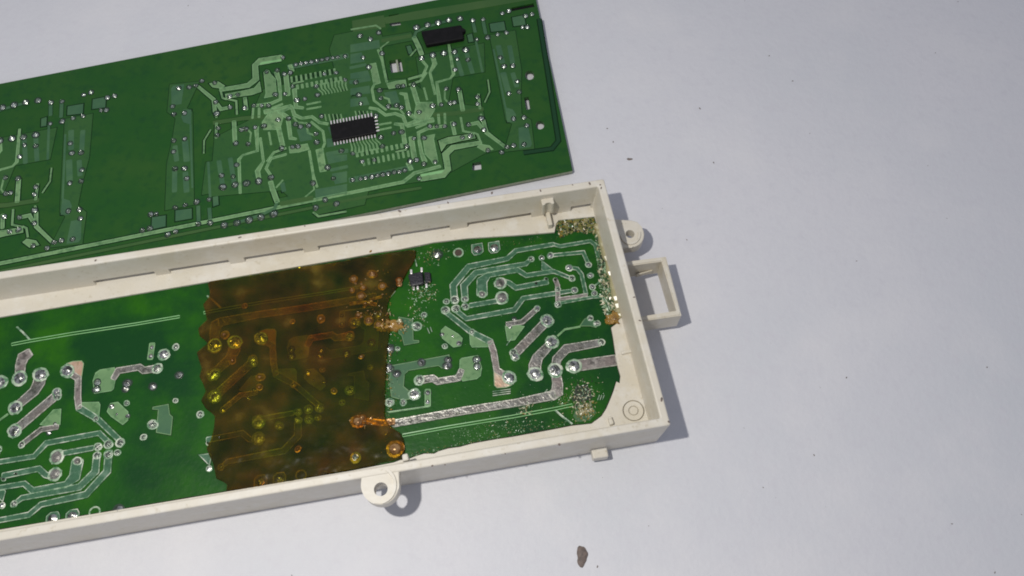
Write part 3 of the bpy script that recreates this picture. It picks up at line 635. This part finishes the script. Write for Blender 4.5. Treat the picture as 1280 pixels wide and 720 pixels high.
for pl in ([(438, 56), (474, 50), (475, 60), (438, 66)], [(438, 68), (452, 65.5), (456, 77), (438, 80)], [(438, 92), (460, 88), (463, 97), (438, 99)], [(438, 111), (462, 107), (463, 117), (438, 119)], [(438, 124), (458, 121), (462, 131), (438, 134)],
           [(480, 116), (495, 113.5), (500, 128), (492, 131), (484, 126)], [(508, 58), (513, 57), (516, 66), (511, 68)], [(584, 44), (590, 42), (592, 52), (586, 53)], [(612, 30), (630, 27), (632, 38), (614, 40)], [(640, 22), (655, 19), (657, 31), (642, 33)]):
    Q(pl, CD)
for p, w in (([(439, 37), (470, 32), (476, 36)], 3), ([(486, 52), (476, 60), (482, 96)], 2), ([(520, 62), (513, 70)], 2.5), ([(488, 136), (500, 137), (505, 143)], 3), ([(534, 144), (532, 155), (520, 160)], 4), ([(548, 143), (549, 155)], 4),
             ([(556, 142), (556.5, 156)], 3.5), ([(598, 118), (600, 136)], 4), ([(610, 100), (612, 115), (606, 128)], 2.2), ([(534, 125), (530, 110)], 3), ([(495, 190), (507, 187.5), (512, 180)], 3), ([(556, 110), (556, 124), (562, 130)], 2.6)): K(p, w, CM)
# square chip and its leads
q = [(412, 156), (467, 145.5), (470.5, 166.5), (415.5, 177)]
qf = mesh_bm('square_chip', prism_bm([P(u, v, ZL+.001) for u, v in q], ZL+.0002, ZL+.0014, .0003), M['black'], lb)
def lerp(a, b, t): return (a[0]+(b[0]-a[0])*t, a[1]+(b[1]-a[1])*t)
lead0 = None
for side, (a, b, dx, dy) in enumerate(((q[0], q[1], -.6, -4), (q[3], q[2], .8, 5), (q[1], q[2], 4, -.8))):
    n = 14 if side < 2 else 5
    for k in range(n):
        u, v = lerp(a, b, (k+.6)/(n+.2))
        ribbon('lead', qf, [(u, v), (u+dx, v+dy)], 1.7, ZL+.0003, [M['lead'], M['lead']], t=.0002)
        if side == 1 and k > 4:
            u2, v2 = u+dx, v+dy; t = (k-9)*1.6
            K([(u2, v2), (u2+1, v2+3), (u2+4+t*.3, v2+7), (u2+5+t*.5, v2+14)], [1.6, 1.6, 2, 3.4])
for i in range(10):                       # the second and third pad rows
    u = 446+i*6.2; v = 196+2-(u-446)*.2
    K([(u, v-7), (u+.9, v-2)], 4, CM); K([(u+8, v+2), (u+9.2, v+9)], 3.4, CM)
K([(438, 225.5), (515, 209.5)], 10, CD)
for u, v in ((441, 225), (451, 223.6), (457.3, 222.5), (465, 221.2), (471.8, 219.6), (478.5, 218.3), (485.6, 217), (492.7, 215.4), (499.3, 214.6), (506, 213)): joint(lb, u, v, 2.7, ZL, 'green', 1)
K([(510, 204), (514, 212)], 7, CM)
# long black part on the solder side, with its joints
ic = mesh_bm('long_chip', prism_bm([P(u, v, ZL+.001) for u, v in ((526.5, 40.5), (576.5, 32.5), (580, 49.5), (533, 58))], ZL+.0001, ZL+.0018, .0004), M['black'], lb)
bm = bmesh.new(); c = P(578.5, 41, ZL); bmesh.ops.create_cone(bm, cap_ends=True, segments=20, radius1=.0011, radius2=.0009, depth=.0014, matrix=Matrix.Translation((c.x, c.y, ZL+.0008))); mesh_bm('nub', bm, M['black'], ic)
big = [(520.5, 34.5), (534.6, 31.3), (547.7, 28.5), (561, 25.5), (575, 23.4), (541, 69), (555, 66.7), (568, 65), (582, 62.5)]
for u, v in big: joint(lb, u, v, 3.9, ZL, 'green', 1)
sm = [(591, 25.5), (604, 24.5), (628, 17), (636, 14), (596, 49.5), (609.5, 47), (622, 43.5), (633, 41), (657, 20), (665, 18), (653, 34.5), (659, 34), (625.4, 72), (630, 83), (641, 82.6), (646.7, 102), (636, 117), (649, 115), (642, 148.6), (655, 147), (658.5, 157),
      (634, 184), (642, 182), (655, 180.5), (601.5, 148), (585.6, 156), (605, 162.5), (610, 188), (596.7, 121.5), (597, 130), (589, 169.5), (450, 45), (463, 49), (473.5, 41), (454, 72), (461, 84), (477.7, 67), (444.7, 103), (448.5, 119), (451, 129.6), (474.7, 113), (476, 123),
      (485.6, 133), (497.7, 108), (504, 107.5), (517, 106), (495.6, 131.7), (502, 134.6), (511, 141.7), (470, 144.6), (524, 140), (492, 166.7), (502, 165), (476, 171.7), (508.5, 183), (478, 183), (517.7, 173), (520.6, 200), (452.7, 201.7), (468, 200), (512.7, 201.7),
      (541, 132.5), (551.7, 131), (563, 129), (568, 128), (524, 140.5), (537.5, 158), (546, 158), (556, 158), (567.5, 155), (530, 172.5), (578, 172), (588, 170), (544, 202.5), (530, 205), (524, 223), (527, 73), (569, 87), (573, 111.7), (571.5, 74), (585, 75), (441, 192), (558, 111), (627, 190.5)]
for u, v in sm: joint(lb, u, v, random.uniform(2.5, 3.3), ZL, 'green', random.uniform(.9, 1.5))
def K2(p, w, m): return K(p, w, m)
bpy.context.view_layer.update()
t1 = half_turn(P(436, 145, ZL)); t2 = half_turn(P(160, 201, ZL)) @ t1
orig = list(lb.children)
repeat_routing(lb, t1, 158, 440)
repeat_routing(lb, t2, -30, 160)
